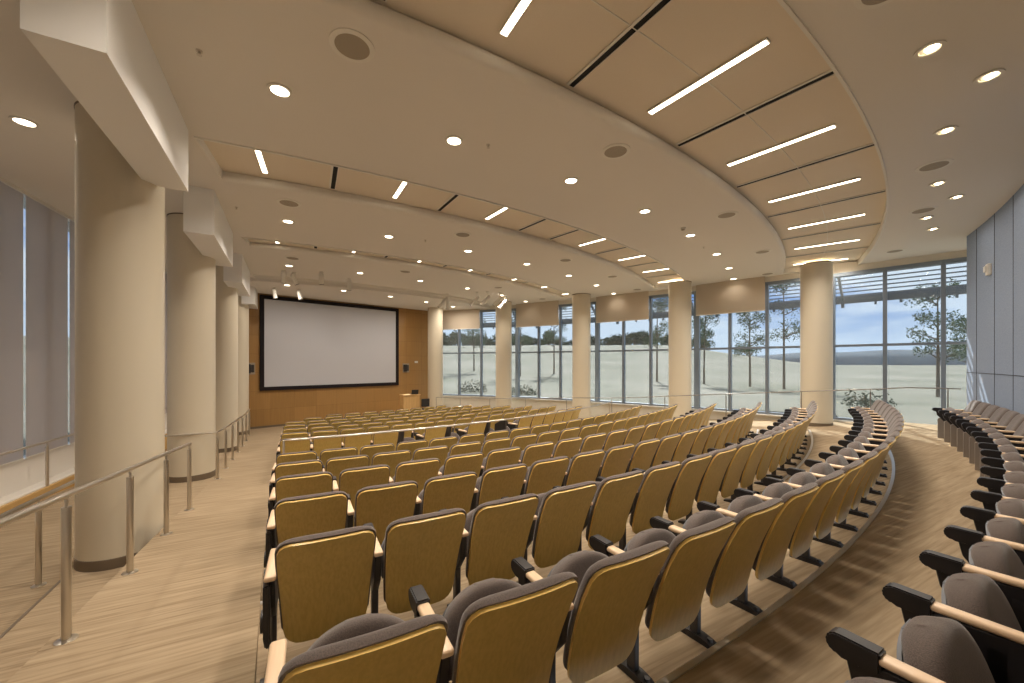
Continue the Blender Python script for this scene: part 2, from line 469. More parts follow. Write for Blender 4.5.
# ------------------------------------------------------------------ walls
def wall_seg(bm, a, b, z0, z1, th=.2, side=1):
    a = Vector(a); b = Vector(b); d = (b - a).normalized(); n = Vector((d.y, -d.x)) * side * th
    prism(bm, [(a.x, a.y), (b.x, b.y), (b.x + n.x, b.y + n.y), (a.x + n.x, a.y + n.y)], z0, z1)

# wood wall behind the stage
ang = math.atan2(SD.y, SD.x)
bm = bmesh.new(); box(bm, -5.9, 4.7, 0, .2, 0, CEIL + .1)
o = struct('wall_front', bm, M['woodwall']); o.location = (SC.x, SC.y, 0); o.rotation_euler = (0, 0, ang)
bm = bmesh.new(); box(bm, -5.9, 4.75, -.012, 0, 0, .08)
o = struct('baseboard_front', bm, M['base']); o.location = (SC.x, SC.y, 0); o.rotation_euler = (0, 0, ang)
# screen
e = empty('projection_screen', (SC.x, SC.y, EYE - 1.11), ang)
W2, Hh, fb = 2.97, 3.83, .15
bm = bmesh.new(); box(bm, -W2 + fb - .01, W2 - fb + .01, -.05, -.012, fb - .01, Hh - fb + .01); obj('screen_surface', bm, M['screen'], e)
bm = bmesh.new()
for x0, x1, za, zb in ((-W2, W2, 0, fb), (-W2, W2, Hh - fb, Hh), (-W2, -W2 + fb, fb, Hh - fb), (W2 - fb, W2, fb, Hh - fb)):
    box(bm, x0, x1, -.085, -.002, za, zb, .008, 1)
obj('screen_frame', bm, M['black_frame'], e)
tag(e, 'large blank grey projection screen with a wide black frame on the wood wall', 'projection screen')

# rear wall: curved grey acoustic panels to the right, plain wall behind the camera
RW = 29.30
bm = bmesh.new(); n = 40; A = []; 
sector(bm, RW, RW + .25, -50.5, -36.0, .9, CEIL + .1, 60)
struct('wall_right', bm, M['acoustic'], True, angle=R_(30))
k = 0
bm = bmesh.new()
for aa in [-37.2 - 2.12 * i for i in range(7)]:
    p0 = P(RW - .003, aa); p1 = P(RW - .003, aa - .025)
    q = [P(RW - .004, aa), P(RW - .004, aa - .03), P(RW + .01, aa - .03), P(RW + .01, aa)]
    prism(bm, [(c.x, c.y) for c in q], .9, CEIL)
sector(bm, RW - .004, RW + .01, -50.5, -36.0, EYE - .22, EYE - .21, 60)
struct('trim_50', bm, M['slot'])
bm = bmesh.new()
wall_seg(bm, P(RW + .2, -50.5).xy, P(31.2, -50.5).xy, .9, CEIL + .1, .2, -1)
wall_seg(bm, P(31.2, -50.5).xy, (-2.4, -1.9), .9, CEIL + .1, .2, -1)
wall_seg(bm, (-2.0, -1.9), (-6.6, 1.6), -.3, CEIL + .1, .2, -1)
struct('wall_rear', bm, M['wall'])
bm = bmesh.new()
wall_seg(bm, P(RW + .25, -36.05).xy, (13.9, 7.5), .9, CEIL + .1, .2, -1)
wall_seg(bm, (13.9, 7.4), (13.9, 9.6), .9, CEIL + .1, .2, 1)
wall_seg(bm, (13.9, 9.45), (12.2, 9.45), .9, CEIL + .1, .2, 1)
struct('wall_right_recess', bm, M['wall'])

# ------------------------------------------------------------------ window wall on the right
HEAD, SILL, TRAN = EYE + 2.68, EYE - 1.72, EYE + .52
bays = list(zip(winP, winP[1:]))
fr_at = {0: [0, .02, .365, .72, .985], 1: [.055, .335, .62, .83, .985], 2: [.05, .33, .60, .83, .985], 3: [.05, .33, .60, .83, .985], 4: [.05, .33, .60, .83, .985]}
bl = ['nearest the grey wall', 'second from the grey wall', 'middle', 'second from the stage', 'nearest the stage']
for i, (a, b) in enumerate(bays):
    a = Vector(a); b = Vector(b)
    if i == 0: a, b = b, Vector((12.2, 9.4))
    # local frame: x from the left edge (as seen) to the right edge
    if i > 0: a, b = b, a
    d = (b - a); Ln = d.length; d.normalize()
    rz = math.atan2(d.y, d.x)
    e = bpy.data.objects.new('window_%d' % (i + 1), None); COL.objects.link(e); e['kind'] = 'structure'
    e.location = (a.x, a.y, 0); e.rotation_euler = (0, 0, rz)
    xs = [.02] + [Ln * q for q in {0: (.091, .391, .688, .987), 1: (.057, .347, .638, .93)}.get(i, (.07, .36, .635, .9))]
    bm = bmesh.new()
    for j, x in enumerate(xs[:] if i == 0 else [.02] + xs[1:]):
        w = .09 if (i > 0 and j == 1) else .045
        if j == 0: continue
        if i == 0 and j == 1: w = .03
        box(bm, x - w, x + w, -.06, .10, SILL, HEAD, .006, 1)
    obj('mullion', bm, M['mullion'], e)
    bm = bmesh.new()
    box(bm, .0, Ln, -.05, .10, HEAD - .07, HEAD + .04, .006, 1); box(bm, .0, Ln, -.05, .10, SILL, SILL + .07, .006, 1)
    box(bm, .0, Ln, -.04, .08, TRAN - .035, TRAN + .035, .006, 1)
    obj('window_frame', bm, M['mullion'], e)
    bm = bmesh.new(); box(bm, 0, Ln, .02, .035, SILL + .05, HEAD - .05)
    obj('pane', bm, M['glass'], e)
    bm = bmesh.new(); box(bm, -.05, Ln + .05, -.16, .12, SILL - .04, SILL, .005, 1)
    obj('window_sill', bm, M['stone'], e)
    bm = bmesh.new(); box(bm, -.06, Ln + .06, -.02, .2, -.3, SILL - .04); box(bm, -.06, Ln + .06, -.02, .2, HEAD + .04, CEIL + .1)
    struct('wall_window_%d' % (i + 1), bm, M['wall']).matrix_world = Matrix.Translation((a.x, a.y, 0)) @ Matrix.Rotation(rz, 4, 'Z')
    if i > 0:                                   # roller shade pulled a little way down over two panes
        s = empty('roller_shade', (a.x, a.y, 0), rz)
        x0, x1 = xs[1] + .02, xs[3] - .03
        bm = bmesh.new(); box(bm, x0, x1, -.16, -.155, EYE + 1.78, CEIL - (.13 if i == 4 else .005)); obj('shade_cloth', bm, M['shade'], s)
        bm = bmesh.new(); box(bm, x0, x1, -.17, -.145, EYE + 1.755, EYE + 1.785, .004, 1); obj('hem_bar', bm, M['trim'], s)
        tag(s, 'beige roller shade over the upper panes of the window bay ' + bl[i], 'roller shade', 'beige roller shades')
# ------------------------------------------------------------------ exterior louvre canopies
for i in range(5):
    a, b = Vector(winP[i + 1]), Vector(winP[i])
    d = b - a; Ln = d.length; rz = math.atan2(d.y, d.x)
    e = empty('louvre_canopy', (a.x, a.y, 0), rz)
    bm = bmesh.new()
    for k in range(9):
        y = .55 + k * .17; z = EYE + 3.1 - k * .105
        box(bm, .0, Ln, y - .055, y + .055, z - .012, z + .012)
    obj('louvre_blades', bm, M['louvre'], e)
    bm = bmesh.new(); box(bm, 0, Ln, 2.05, 2.12, EYE + 2.02, EYE + 2.26); obj('fascia_beam', bm, M['louvre'], e)
    bm = bmesh.new()
    for x in [Ln * q for q in (.3, .45, .6, .75)]: box(bm, x - .03, x + .03, 2.03, 2.09, EYE + 1.92, EYE + 2.03)
    for x in (.35, Ln - .35):
        prism(bm, [(.2, EYE + 3.25), (2.1, EYE + 2.2), (2.1, EYE + 2.08), (.2, EYE + 3.1)], x - .03, x + .03, 'x')
        box(bm, x - .04, x + .04, 1.95, 2.1, EYE + 1.88, EYE + 2.04)
    obj('bracket', bm, M['louvre'], e)
    tag(e, 'grey slatted sunshade outside the window bay ' + bl[i], 'sunshade', 'sunshades outside the windows')

# ------------------------------------------------------------------ left window wall with blinds
WB, WT = EYE - 1.62, EYE + 2.84
a = Vector(wallL[1]) + (Vector(wallL[1]) - Vector(wallL[2])) * 3.2; b = Vector(wallL[3]) + Vector((-.2, .4))
d = b - a; Ln = d.length; rz = math.atan2(d.y, d.x)
def put(o): o.location = (a.x, a.y, 0); o.rotation_euler = (0, 0, rz)
bm = bmesh.new(); box(bm, 0, Ln, 0, .2, -.3, WB); box(bm, 0, Ln, 0, .2, WT, CEIL + .1); put(struct('wall_left', bm, M['white_wall']))
bm = bmesh.new(); box(bm, 0, Ln, -.22, 0, -.3, .50, .01, 1); put(struct('trim_60', bm, M['white_wall']))
bm = bmesh.new(); box(bm, 0, Ln, -.26, -.20, -.3, .47, .01, 1); put(struct('baseboard_left', bm, M['kerb']))
e = bpy.data.objects.new('window_6', None); COL.objects.link(e); e['kind'] = 'structure'; put(e)
bm = bmesh.new(); box(bm, 0, Ln, .08, .09, WB, WT); obj('pane', bm, M['glass'], e)
bm = bmesh.new()
t_ref = (Vector(wallL[1]) - a).length
xs = [t_ref + .52 + 1.23 * k for k in range(-6, 8)]
for x in xs: box(bm, x + .59, x + .63, .03, .13, WB, WT)
obj('mullion', bm, M['mullion'], e)
vis = [x for x in xs if x > 0 and x < Ln - 1.2]
for n_, x in enumerate(vis):
    s = empty('window_blind', (a.x, a.y, 0), rz)
    bm = bmesh.new(); box(bm, x + .035, x + 1.195, -.02, -.014, WB + .03, WT - .02); obj('blind_cloth', bm, M['blind'], s)
    bm = bmesh.new(); box(bm, x + .035, x + 1.195, -.03, -.004, WB + .005, WB + .035, .004, 1); obj('hem_bar', bm, M['trim'], s)
    rel = round((x - (t_ref + .52)) / 1.23)
    lab = {-1: 'grey blind closed over the window at the left edge of the photo', 0: 'grey closed window blind between the two bright vertical gaps',
           1: 'grey closed window blind just left of the nearest round column'}.get(rel, 'grey closed window blind, ' + (ORD[rel - 2] + ' one past the nearest column' if rel > 1 else ORD[-rel - 2] + ' one before the left edge'))
    tag(s, lab, 'window blind', 'grey blinds on the left windows')

# ------------------------------------------------------------------ handrails
def handrail(name, label, pts, posts, post_z, h=.93, r=.021, pr=.024, m=None, flange=True, drops=()):
    """pts: top line; posts: (x, y, floor z, top z)"""
    e = empty(name, (pts[0][0], pts[0][1], post_z))
    o0 = Vector(e.location)
    def l(p): return tuple(Vector(p) - o0)
    bm = bmesh.new(); tube(bm, [l(p) for p in pts], r, 12); obj('rail', bm, m or M['steel'], e, True, R_(50))
    for (x, y, zf, zt) in posts:
        bm = bmesh.new(); tube(bm, [l((x, y, zf)), l((x, y, zt - .075))], pr, 14); tube(bm, [l((x, y, zt - .08)), l((x, y, zt - .01))], .009, 8)
        p = obj('post', bm, m or M['steel'], e, True, R_(50))
        if flange:
            bm = bmesh.new(); lathe(bm, [(0, 0), (.055, 0), (.055, .006), (.03, .012), (0, .012)], 24, l((x, y, zf))); obj('base_flange', bm, M['steel'], p, True, R_(50))
    tag(e, label, 'handrail')
    return e
def rz_at(x, y, f=None): return (f or ramp)(math.hypot(x - CX, y - CY))
# main rail on the aisle
def rp(z): p = rail_pt(z); return p.x, p.y
pz = [-.9, .3, 1.42, 2.49, 3.47, 4.47, 5.47]
posts = []
for z in pz:
    x, y = rp(z); f = rz_at(x, y, rampL); posts.append((x, y, f, f + .93))
pts = []
for k in range(30):
    z = lerp(-1.0, 5.50, k / 29); x, y = rp(z); f = rz_at(x, y, rampL); pts.append((x, y, f + .93))
handrail('aisle_handrail', 'steel handrail on round posts along the near left aisle edge', pts, posts, .9)
# its lower twin, left of the column, on the lower floor
off = Vector((-.8675, -.4975)) * 1.02
posts = []; pts = []
for z in (-.6, .55, 1.7, 2.85 + .02, 4.52, 5.8, 7.0):
    p = rail_pt(z) + off; posts.append((p.x, p.y, .30, .30 + .90 + .035 * (4.5 - z)))
for k in range(30):
    z = lerp(-.8, 7.2, k / 29); p = rail_pt(z) + off; pts.append((p.x, p.y, .30 + .90 + .035 * (4.5 - z)))
handrail('lower_ramp_handrail', 'second steel handrail, passing on the far side of the nearest column', pts, posts, .3)
# rail that starts in front of the second column and follows the aisle
P5 = Vector((-5.88, 7.74)); ue = Vector((-.4975, .8675))
line = []; posts = []
for k in range(14):
    p = P5 + ue * (7.2 * k / 13); f = rz_at(p.x, p.y, rampL); line.append((p.x, p.y, f + .93))
f5 = rz_at(P5.x, P5.y, rampL)
for s_ in (0, 1.2, 2.4, 3.6, 4.8, 6.0, 7.15):
    p = P5 + ue * s_; f = rz_at(p.x, p.y, rampL); posts.append((p.x, p.y, f, f + .93))
lead = [(-7.25, 6.95, f5 + .93), (-6.6, 7.33, f5 + .93), (-6.0, 7.68, f5 + .93)]
handrail('stage_side_handrail', 'steel handrail that turns in front of the second left column toward the stage', lead + line, posts, f5)
# rail on the kerb under the left windows
posts = []; pts = []
for k in range(8):
    t = t_ref - 2.2 + 1.42 * k; p = a + (b - a).normalized() * t; nrm = Vector((.9, .43)) * .23; p = p + nrm
    posts.append((p.x, p.y, .47, 1.24))
dd = (b - a).normalized()
for k in range(20):
    t = lerp(t_ref - 2.5, t_ref + 8, k / 19); p = a + dd * t + Vector((.9, .43)) * .23; pts.append((p.x, p.y, 1.24))
handrail('window_side_handrail', 'far left steel handrail under the grey window blinds', pts, posts, .47, flange=False)
# guard rail on the cross aisle of the seating
Rr = 21.75; zt = EYE - 1.30; zt2 = EYE - 1.30
pts = [PW(Rr, -64.2, .42)] + [PW(Rr, lerp(-64.2, -38.8, k / 50), zt) for k in range(51)] + [PW(Rr, -38.8, .42)]
gp = []
for k in range(1, 8):
    q = P(Rr, lerp(-64.2, -38.6, k / 8)); gp.append((q.x, q.y, .40, zt + .0))
e = empty('seating_guard_rail', P(Rr, -64.2, .4))
bm = bmesh.new(); tube(bm, [Vector(p) - e.location for p in pts], .019, 10); obj('rail', bm, M['steel'], e, True, R_(50))
tag(e, 'curved steel guard rail crossing the middle of the seating', 'guard rail')
# guard rail along the windows, following the ramp
rl = []
for i, (x, y) in enumerate(colsR):
    rl.append(Vector((x, y)) - Vector((.675, .737)) * .62)
rl = [Vector((10.7, 9.25))] + rl; rl[-1] = Vector((-3.7, 18.95))
pts = []; posts = []; acc = 0
for j, (p, q) in enumerate(zip(rl, rl[1:])):
    for k in range(6):
        c = p.lerp(q, k / 6); pts.append((c.x, c.y, rz_at(c.x, c.y) + .93 + (.1 if c.x > 8 else .1 * max(0, c.x) / 8)))
    nn_ = 2
    for k in range(nn_):
        c = p.lerp(q, (k + .15) / nn_); zf = rz_at(c.x, c.y); posts.append((c.x, c.y, zf, zf + .93 + (.1 if c.x > 8 else .1 * max(0, c.x) / 8)))
c = rl[-1]; pts.append((c.x, c.y, rz_at(c.x, c.y) + .93)); posts.append((c.x, c.y, 0.02, .95))
handrail('window_guard_rail', 'thin metal guard rail in front of the window columns on the right', pts, posts, .5, r=.014, pr=.013, flange=False, m=M['rail_dark'])
# thin dark line along the lower floor
bm = bmesh.new()
p0 = rail_pt(-1) + off * .86; p1 = rail_pt(4.55) + off * .86
wall_seg(bm, p0, p1, .295, .306, .025, 1); struct('trim_61', bm, M['base'])

# ------------------------------------------------------------------ auditorium seat
def slab(prof, hw, th, rise=None, m=10, n=16, curve=0.0, edge_mat=False, puff=0, rnd=False):
    """prof(v)->(y,z) along the height, hw(v) half width, offset range th=(t0,t1) along the normal (towards +y)"""
    bm = bmesh.new(); F = []; B = []
    vs = [.5 * (1 - math.cos(PI * k / n)) for k in range(n + 1)]
    for v in vs:
        y, z = prof(v); y2, z2 = prof(min(1, v + .01)); y1, z1 = prof(max(0, v - .01))
        t = Vector((0, y2 - y1, z2 - z1)).normalized(); nn = Vector((0, t.z, -t.y))
        w = hw(v); f = []; b_ = []
        for k in range(m + 1):
            s = math.sin((k / m - .5) * PI)
            x = w * s
            base = Vector((x, y + curve * (x / .25) ** 2, z))
            pf = puff * (1 - s ** 4) * (1 - (2 * v - 1) ** 6)
            t1, t0 = th[1] + pf, th[0]
            if rnd:
                q = (.25 + .75 * math.sqrt(max(0, 1 - abs(s) ** 5))) * (.3 + .7 * math.sqrt(max(0, 1 - abs(2 * v - 1) ** 12)))
                mid = t0 if rnd == 'front' else (t0 + t1) / 2
                t1 = mid + (t1 - mid) * q; t0 = mid + (t0 - mid) * q
            f.append(bm.verts.new(base + nn * t1)); b_.append(bm.verts.new(base + nn * t0))
        F.append(f); B.append(b_)
    for i in range(n):
        for k in range(m):
            bm.faces.new((F[i][k], F[i][k + 1], F[i + 1][k + 1], F[i + 1][k])); bm.faces.new((B[i][k], B[i + 1][k], B[i + 1][k + 1], B[i][k + 1]))
    side = []
    for i in range(n):
        side.append(bm.faces.new((F[i][0], F[i + 1][0], B[i + 1][0], B[i][0]))); side.append(bm.faces.new((F[i][m], B[i][m], B[i + 1][m], F[i + 1][m])))
    for k in range(m):
        side.append(bm.faces.new((F[0][k], B[0][k], B[0][k + 1], F[0][k + 1]))); side.append(bm.faces.new((F[n][k], F[n][k + 1], B[n][k + 1], B[n][k])))
    if edge_mat:
        for f in side: f.material_index = 1
    return bm

def back_prof(v, z0=.17, z1=.838):
    z = lerp(z0, z1, v); t = (z - .17) / .67
    return (.235 - .10 * t - .135 * t * t, z)
def rr_hw(w_top, w_bot, H, rt, rb):
    def f(v):
        s = v * H; w = lerp(w_bot, w_top, min(1, v * 1.3))
        if s > H - rt:
            q = (s - (H - rt)) / rt; return w - rt + rt * math.sqrt(max(0, 1 - q * q))
        if s < rb:
            q = (rb - s) / rb; return w - rb + rb * math.sqrt(max(0, 1 - q * q))
        return w
    return f
HW = .256
bm = slab(back_prof, rr_hw(HW - .008, HW - .035, .67, .065, .09), (0, .017), curve=.018, edge_mat=True); 
ME = {}
def mesh_only(name, bm, mats, smooth=True, angle=R_(40)):
    o = obj(name, bm, mats, None, smooth, angle); me = o.data; COL.objects.unlink(o); bpy.data.objects.remove(o); return me
ME['back_shell'] = mesh_only('back_shell', bm, [M['shell'], M['shell_edge']])
ME['back_cushion'] = mesh_only('back_cushion', slab(lambda v: back_prof(v, .24, .847), rr_hw(HW + .002, HW - .02, .607, .070, .05), (.0165, .075), curve=.018, n=24, m=14, rnd='front'), M['fabric'], True, R_(80))
def seat_prof(v): return (.335 + .09 * v + .02 * v * v, lerp(.38, .685, v))
def dome(v):
    if v < .35: return .235
    q = (v - .35) / .65; return max(.05, .235 * math.sqrt(max(0, 1 - q ** 2.6)))
ME['seat_pad'] = mesh_only('seat_pad', slab(seat_prof, dome, (-.068, .06), n=24, m=14, rnd=True), M['fabric'], True, R_(120))
ME['seat_shell'] = mesh_only('seat_shell', slab(lambda v: (seat_prof(v * .93)[0] + .046, seat_prof(v * .93)[1] - .012), lambda v: dome(v) * .99, (0, .014), n=20, m=14), M['seat_rim'])
bm = bmesh.new(); box(bm, -.028, .028, .15, .49, .612, .642, .012, 3); ME['armrest'] = mesh_only('armrest', bm, M['arm'])
bm = bmesh.new(); box(bm, -.03, .03, .13, .52, .612, .642, .013, 3); ME['end_armrest'] = mesh_only('end_armrest', bm, M['arm'])
bm = bmesh.new()
pr = [(.48, .655)] + [(.60 + .035 * math.sin(t), .62 + .038 * math.cos(t)) for t in [R_(q) for q in (0, 25, 50, 75, 100, 125, 150, 175)]] + [(.585, .585), (.53, .575), (.48, .585)]
prism(bm, pr, -.031, .031, 'x'); bmesh.ops.bevel(bm, geom=bm.edges[:], offset=.006, segments=2, affect='EDGES')
ME['arm_tip'] = mesh_only('arm_tip', bm, M['black'])
bm = bmesh.new()
prism(bm, [(.17, .615), (.58, .60), (.56, .50), (.46, .36), (.28, .34), (.20, .44)], -.020, .020, 'x'); bmesh.ops.bevel(bm, geom=bm.edges[:], offset=.005, segments=1, affect='EDGES')
ME['side_panel'] = mesh_only('side_panel', bm, M['black'])
bm = bmesh.new(); box(bm, -.020, .020, .28, .34, .0, .56, .006, 1); ME['standard'] = mesh_only('standard', bm, M['dark_metal'])
bm = bmesh.new(); prism(bm, [(.36, 0), (.55, 0), (.55, .42), (.50, .45), (.36, .40)], -.016, .016, 'x')
ME['front_leg'] = mesh_only('lower_panel', bm, M['grey_metal'])
bm = bmesh.new()
prism(bm, [(.19, 0), (.42, 0), (.42, .02), (.34, .04), (.27, .04), (.21, .03), (.19, .018)], -.034, .034, 'x')
lathe(bm, [(0, .02), (.016, .02), (.016, .045), (0, .045)], 10, (0, .215, 0))
ME['foot'] = mesh_only('foot', bm, M['black'])
# black rounded panel with a hub that closes the aisle end of a row
bm = bmesh.new()
prism(bm, [(.12, .60), (.50, .60), (.54, .54), (.50, .40), (.40, .22), (.22, .20), (.14, .30)], -.034, -.0, 'x'); bmesh.ops.bevel(bm, geom=bm.edges[:], offset=.008, segments=2, affect='EDGES')
for yy, zz, rr in ((.44, .50, .05), (.28, .33, .06)):
    tube(bm, [(-.034, yy, zz), (-.055, yy, zz)], rr, 20)
ME['end_panel'] = mesh_only('end_panel', bm, M['black'])
bm = bmesh.new(); prism(bm, [(.02, .84), (.10, .84), (.48, .66), (.50, .45), (.32, .40), (.32, .04), (.26, .04), (.24, .42), (.10, .46)], -.03, .03, 'x')
bmesh.ops.bevel(bm, geom=bm.edges[:], offset=.006, segments=1, affect='EDGES')
ME['tall_panel'] = mesh_only('tall_panel', bm, M['black'])

def cob(name, me, parent, loc=(0, 0, 0)):
    o = bpy.data.objects.new(name, me); COL.objects.link(o); o.parent = parent; o.location = loc; return o

def make_seat():
    """one tip-up seat without arms"""
    e = empty('auditorium_seat')
    cob('backrest', ME['back_shell'], e)
    cob('back_cushion', ME['back_cushion'], e)
    s = cob('seat_pad', ME['seat_pad'], e); cob('seat_shell', ME['seat_shell'], s)
    return e
def add_arm(e, x, kind='mid', lower=False):
    if kind == 'end':
        cob('armrest', ME['end_armrest'], e, (x, 0, 0))
    else:
        a_ = cob('armrest', ME['armrest'], e, (x, 0, 0)); cob('arm_tip', ME['arm_tip'], a_)
    cob('side_panel', ME['side_panel'], e, (x, 0, 0))
    l = cob('standard', ME['standard'], e, (x, 0, 0)); cob('foot', ME['foot'], l)
    if lower: cob('lower_panel', ME['front_leg'], e, (x, 0, 0))

proto = make_seat()
rowname = ['rear row of the upper block', 'second row from rear, upper block', 'third row from rear, upper block', 'fourth row from rear, upper block',
           'fifth row from rear, upper block', 'row just behind the guard rail', 'row just below the guard rail', 'second row below the guard rail',
           'third row below the guard rail', 'fourth row below the guard rail', 'fifth row below the guard rail', 'second row from the stage', 'front row nearest the stage']
rowgrp = ['rear row of the upper block', 'second row of the upper block', 'third row of the upper block', 'fourth row of the upper block', 'fifth row of the upper block',
          'row behind the guard rail'] + ['lower block row'] * 7
first = True
for ri, (R, zf) in enumerate(ROWS):
    a0, a1 = aL(R), aR(R)
    if ri == 11: a0 += 1.6
    if ri == 12: a0 += 4.2; a1 -= 2
    n = round((a1 - a0) * R * PI / 180 / .568)
    st = (a1 - a0) / n
    raised = []
    if ri == 6: raised = [min(range(n), key=lambda k: abs(a0 + st * (k + .5) - t)) for t in (-57.3, -55.0, -51.0, -49.4)]
    for k in range(n):
        am = a0 + st * (k + .5)
        if k in raised:
            o = empty('folded_seat_frame')
            cob('side_panel', ME['tall_panel'], o, (-.22, 0, 0))
            sp_ = cob('seat_pad', ME['seat_pad'], o, (0, .02, -.10)); cob('seat_shell', ME['seat_shell'], sp_)
            cob('foot', ME['foot'], o, (-.22, 0, 0)); cob('foot', ME['foot'], o, (.22, 0, 0))
            o.location = PW(R, am, zf); o.rotation_euler = (0, 0, faceW(R, am))
            tag(o, 'folded black seat frame without a back, ' + ORD[raised.index(k)] + ' from the left below the guard rail', 'seat frame', 'black seat frames'); continue
        o = copy_tree(proto)
        add_arm(o, -.284, 'end' if k == 0 else 'mid')
        o.location = PW(R, am, zf); o.rotation_euler = (0, 0, faceW(R, am))
        if k == 0: cob('end_panel', ME['end_panel'], o, (-.284, 0, 0))
        if k == n - 1: add_arm(o, .284, 'end')
        if k < n / 2:
            pos = ('left end seat' if k == 0 else ORD[k] + ' seat from left aisle')
        else:
            pos = ('right end seat' if k == n - 1 else ORD[n - 1 - k] + ' seat from window end')
        tail = ''
        tag(o, 'wood-backed ' + pos + ', ' + rowname[ri] + tail, 'auditorium seat', 'wood-backed seats in ' + rowname[ri])
# back row along the grey wall, facing the aisle
R = 29.22; st = 1.145; a1 = -37.8
k = 0; am = a1 - st / 2
while P(R, am).x > .55:
    o = copy_tree(proto)
    add_arm(o, -.284, 'mid', True)
    if k == 0: add_arm(o, .29, 'mid', True)
    o.location = P(R, am, .96); o.rotation_euler = (0, 0, facing(am))
    pos = 'farthest seat, at the window end,' if k == 0 else ORD[k] + ' seat from the window end'
    tag(o, 'brown upholstered ' + pos + ' of the row against the grey wall', 'auditorium seat', 'seats against the grey wall')
    k += 1; am -= st
for c in list(proto.children_recursive) + [proto]: bpy.data.objects.remove(c)

# ------------------------------------------------------------------ ceiling lamps
def area(parent, shape, sx, sy, w, loc, col=(1, .885, .755), spread=None):
    d = bpy.data.lights.new('lamp_light', 'AREA'); d.shape = shape; d.size = sx
    if shape == 'RECTANGLE': d.size_y = sy
    d.energy = w; d.color = col
    if spread: d.spread = spread
    o = bpy.data.objects.new('lamp_light', d); COL.objects.link(o); o.parent = parent; o.location = loc
    return o
bm = bmesh.new(); lathe(bm, [(.088, 0), (.118, 0), (.118, .012), (.088, .012), (.088, 0)], 32); me_ring = mesh_only('trim_ring', bm, M['trim'])
bm = bmesh.new(); lathe(bm, [(0, .006), (.088, .006), (.088, .010), (0, .010)], 32); me_lens = mesh_only('lens', bm, M['lamp'])
proto_dl = None
def downlight(R, a_, label, grp, power=None):
    global proto_dl
    if proto_dl is None:
        e = empty('recessed_downlight'); cob('trim_ring', me_ring, e); cob('lens', me_lens, e); area(e, 'DISK', .15, 0, DOWN_W, (0, 0, -.002), spread=R_(128)); proto_dl = e
    else: e = copy_tree(proto_dl)
    if power:
        for c in e.children:
            if c.type == 'LIGHT': c.data = c.data.copy(); c.data.energy = power
    if 'screen wall' in label:
        for c in e.children:
            if c.type == 'LIGHT': c.data = c.data.copy(); c.data.spread = R_(172)
    e.location = P(R, a_, CEIL - .012 - (.12 if R < 13.6 else 0)); tag(e, label, 'ceiling light', grp)
rings = [('A', 24.5, [-63.76, -59.2, -54.47, -49.73, -44.92, -40.09, -35.58, -31.4], 'arc nearest the large coffer'),
         ('B', 20.15, [-64.36, -58.66, -52.86, -47.02, -41.1, -35.29, -29.5], 'arc beyond the second coffer'),
         ('C', 16.0, [-65.4, -58.3, -51.0, -43.7, -36.5, -29.4], 'arc beyond the third coffer'),
         ('D', 12.9, [-66.7, -58.6, -50.3, -41.9, -33.9], 'last arc before the screen wall')]
for nme, R, an, desc in rings:
    for k, a_ in enumerate(an):
        if nme == 'D': R = (13.36, 13.13, 12.87, 12.62, 12.52)[k]
        downlight(R, a_, 'round lit ceiling downlight, ' + ORD[k] + ' from left in the ' + desc, 'round downlights', 1.2 if a_ > -31.5 else None)
downlight(22.69, -70.86, 'round lit downlight above the left corridor near the blinds', 'round downlights')
for R, a_ in ((16, -75),):
    downlight(R, a_, 'round downlight over the left corridor hidden behind the columns', 'round downlights')
# adjustable downlights with a sunk, tilted lamp over the back row
bm = bmesh.new(); lathe(bm, [(.075, 0), (.105, 0), (.105, .008), (.075, .03), (.07, .03), (.07, .005), (.075, 0)], 32); me_gr = mesh_only('trim_ring', bm, M['trim'])
bm = bmesh.new(); lathe(bm, [(0, .0), (.045, .0), (.05, .012), (0, .012)], 24); me_gb = mesh_only('bulb', bm, M['lamp_dim'])
bm = bmesh.new(); lathe(bm, [(0, .011), (.075, .011), (.075, .015), (0, .015)], 24); me_gc = mesh_only('reflector', bm, M['pale'])
gl = [(28.31, -52.71), (28.64, -50.77), (28.32, -48.68), (28.29, -44.55), (28.58, -42.58), (28.32, -40.44), (28.55, -38.38)]
for k, (R, a_) in enumerate(gl):
    e = empty('tilted_downlight', P(R, a_, CEIL - .016), facing(a_))
    cob('trim_ring', me_gr, e); cob('reflector', me_gc, e); o = cob('bulb', me_gb, e, (0, -.02, .0)); o.rotation_euler = (R_(-14), 0, 0)
    area(e, 'DISK', .08, 0, SPOT_W, (0, 0, -.01))
    tag(e, 'small tilted downlight above the back row, ' + ORD[k] + ' from the camera toward the windows', 'ceiling light', 'tilted downlights by the grey wall')
# linear lights
def linear(R0, R1, a_, wdt, z, label, grp, power):
    Lh = (R1 - R0) / 2; e = empty('linear_light', P((R0 + R1) / 2, a_, z), facing(a_))
    bm = bmesh.new(); box(bm, -wdt / 2 - .012, wdt / 2 + .012, -Lh - .012, Lh + .012, .0, .02, .003, 1); obj('housing', bm, M['trim'], e)
    bm = bmesh.new(); box(bm, -wdt / 2, wdt / 2, -Lh, Lh, -.004, .0); obj('diffuser', bm, M['lamp'], e)
    area(e, 'RECTANGLE', wdt, 2 * Lh, power, (0, 0, -.007), spread=R_(140))
    tag(e, label, 'ceiling light', grp)
for k, a_ in enumerate([-64.1, -59.6, -55.05, -50.55, -46.1, -41.7, -37.3, -32.9]):
    linear(26.13, 27.40, a_, .064, CEIL + .115, 'long glowing strip light in the large near coffer, ' + ORD[k] + ' from the left', 'strip lights of the large coffer', LINE_W)
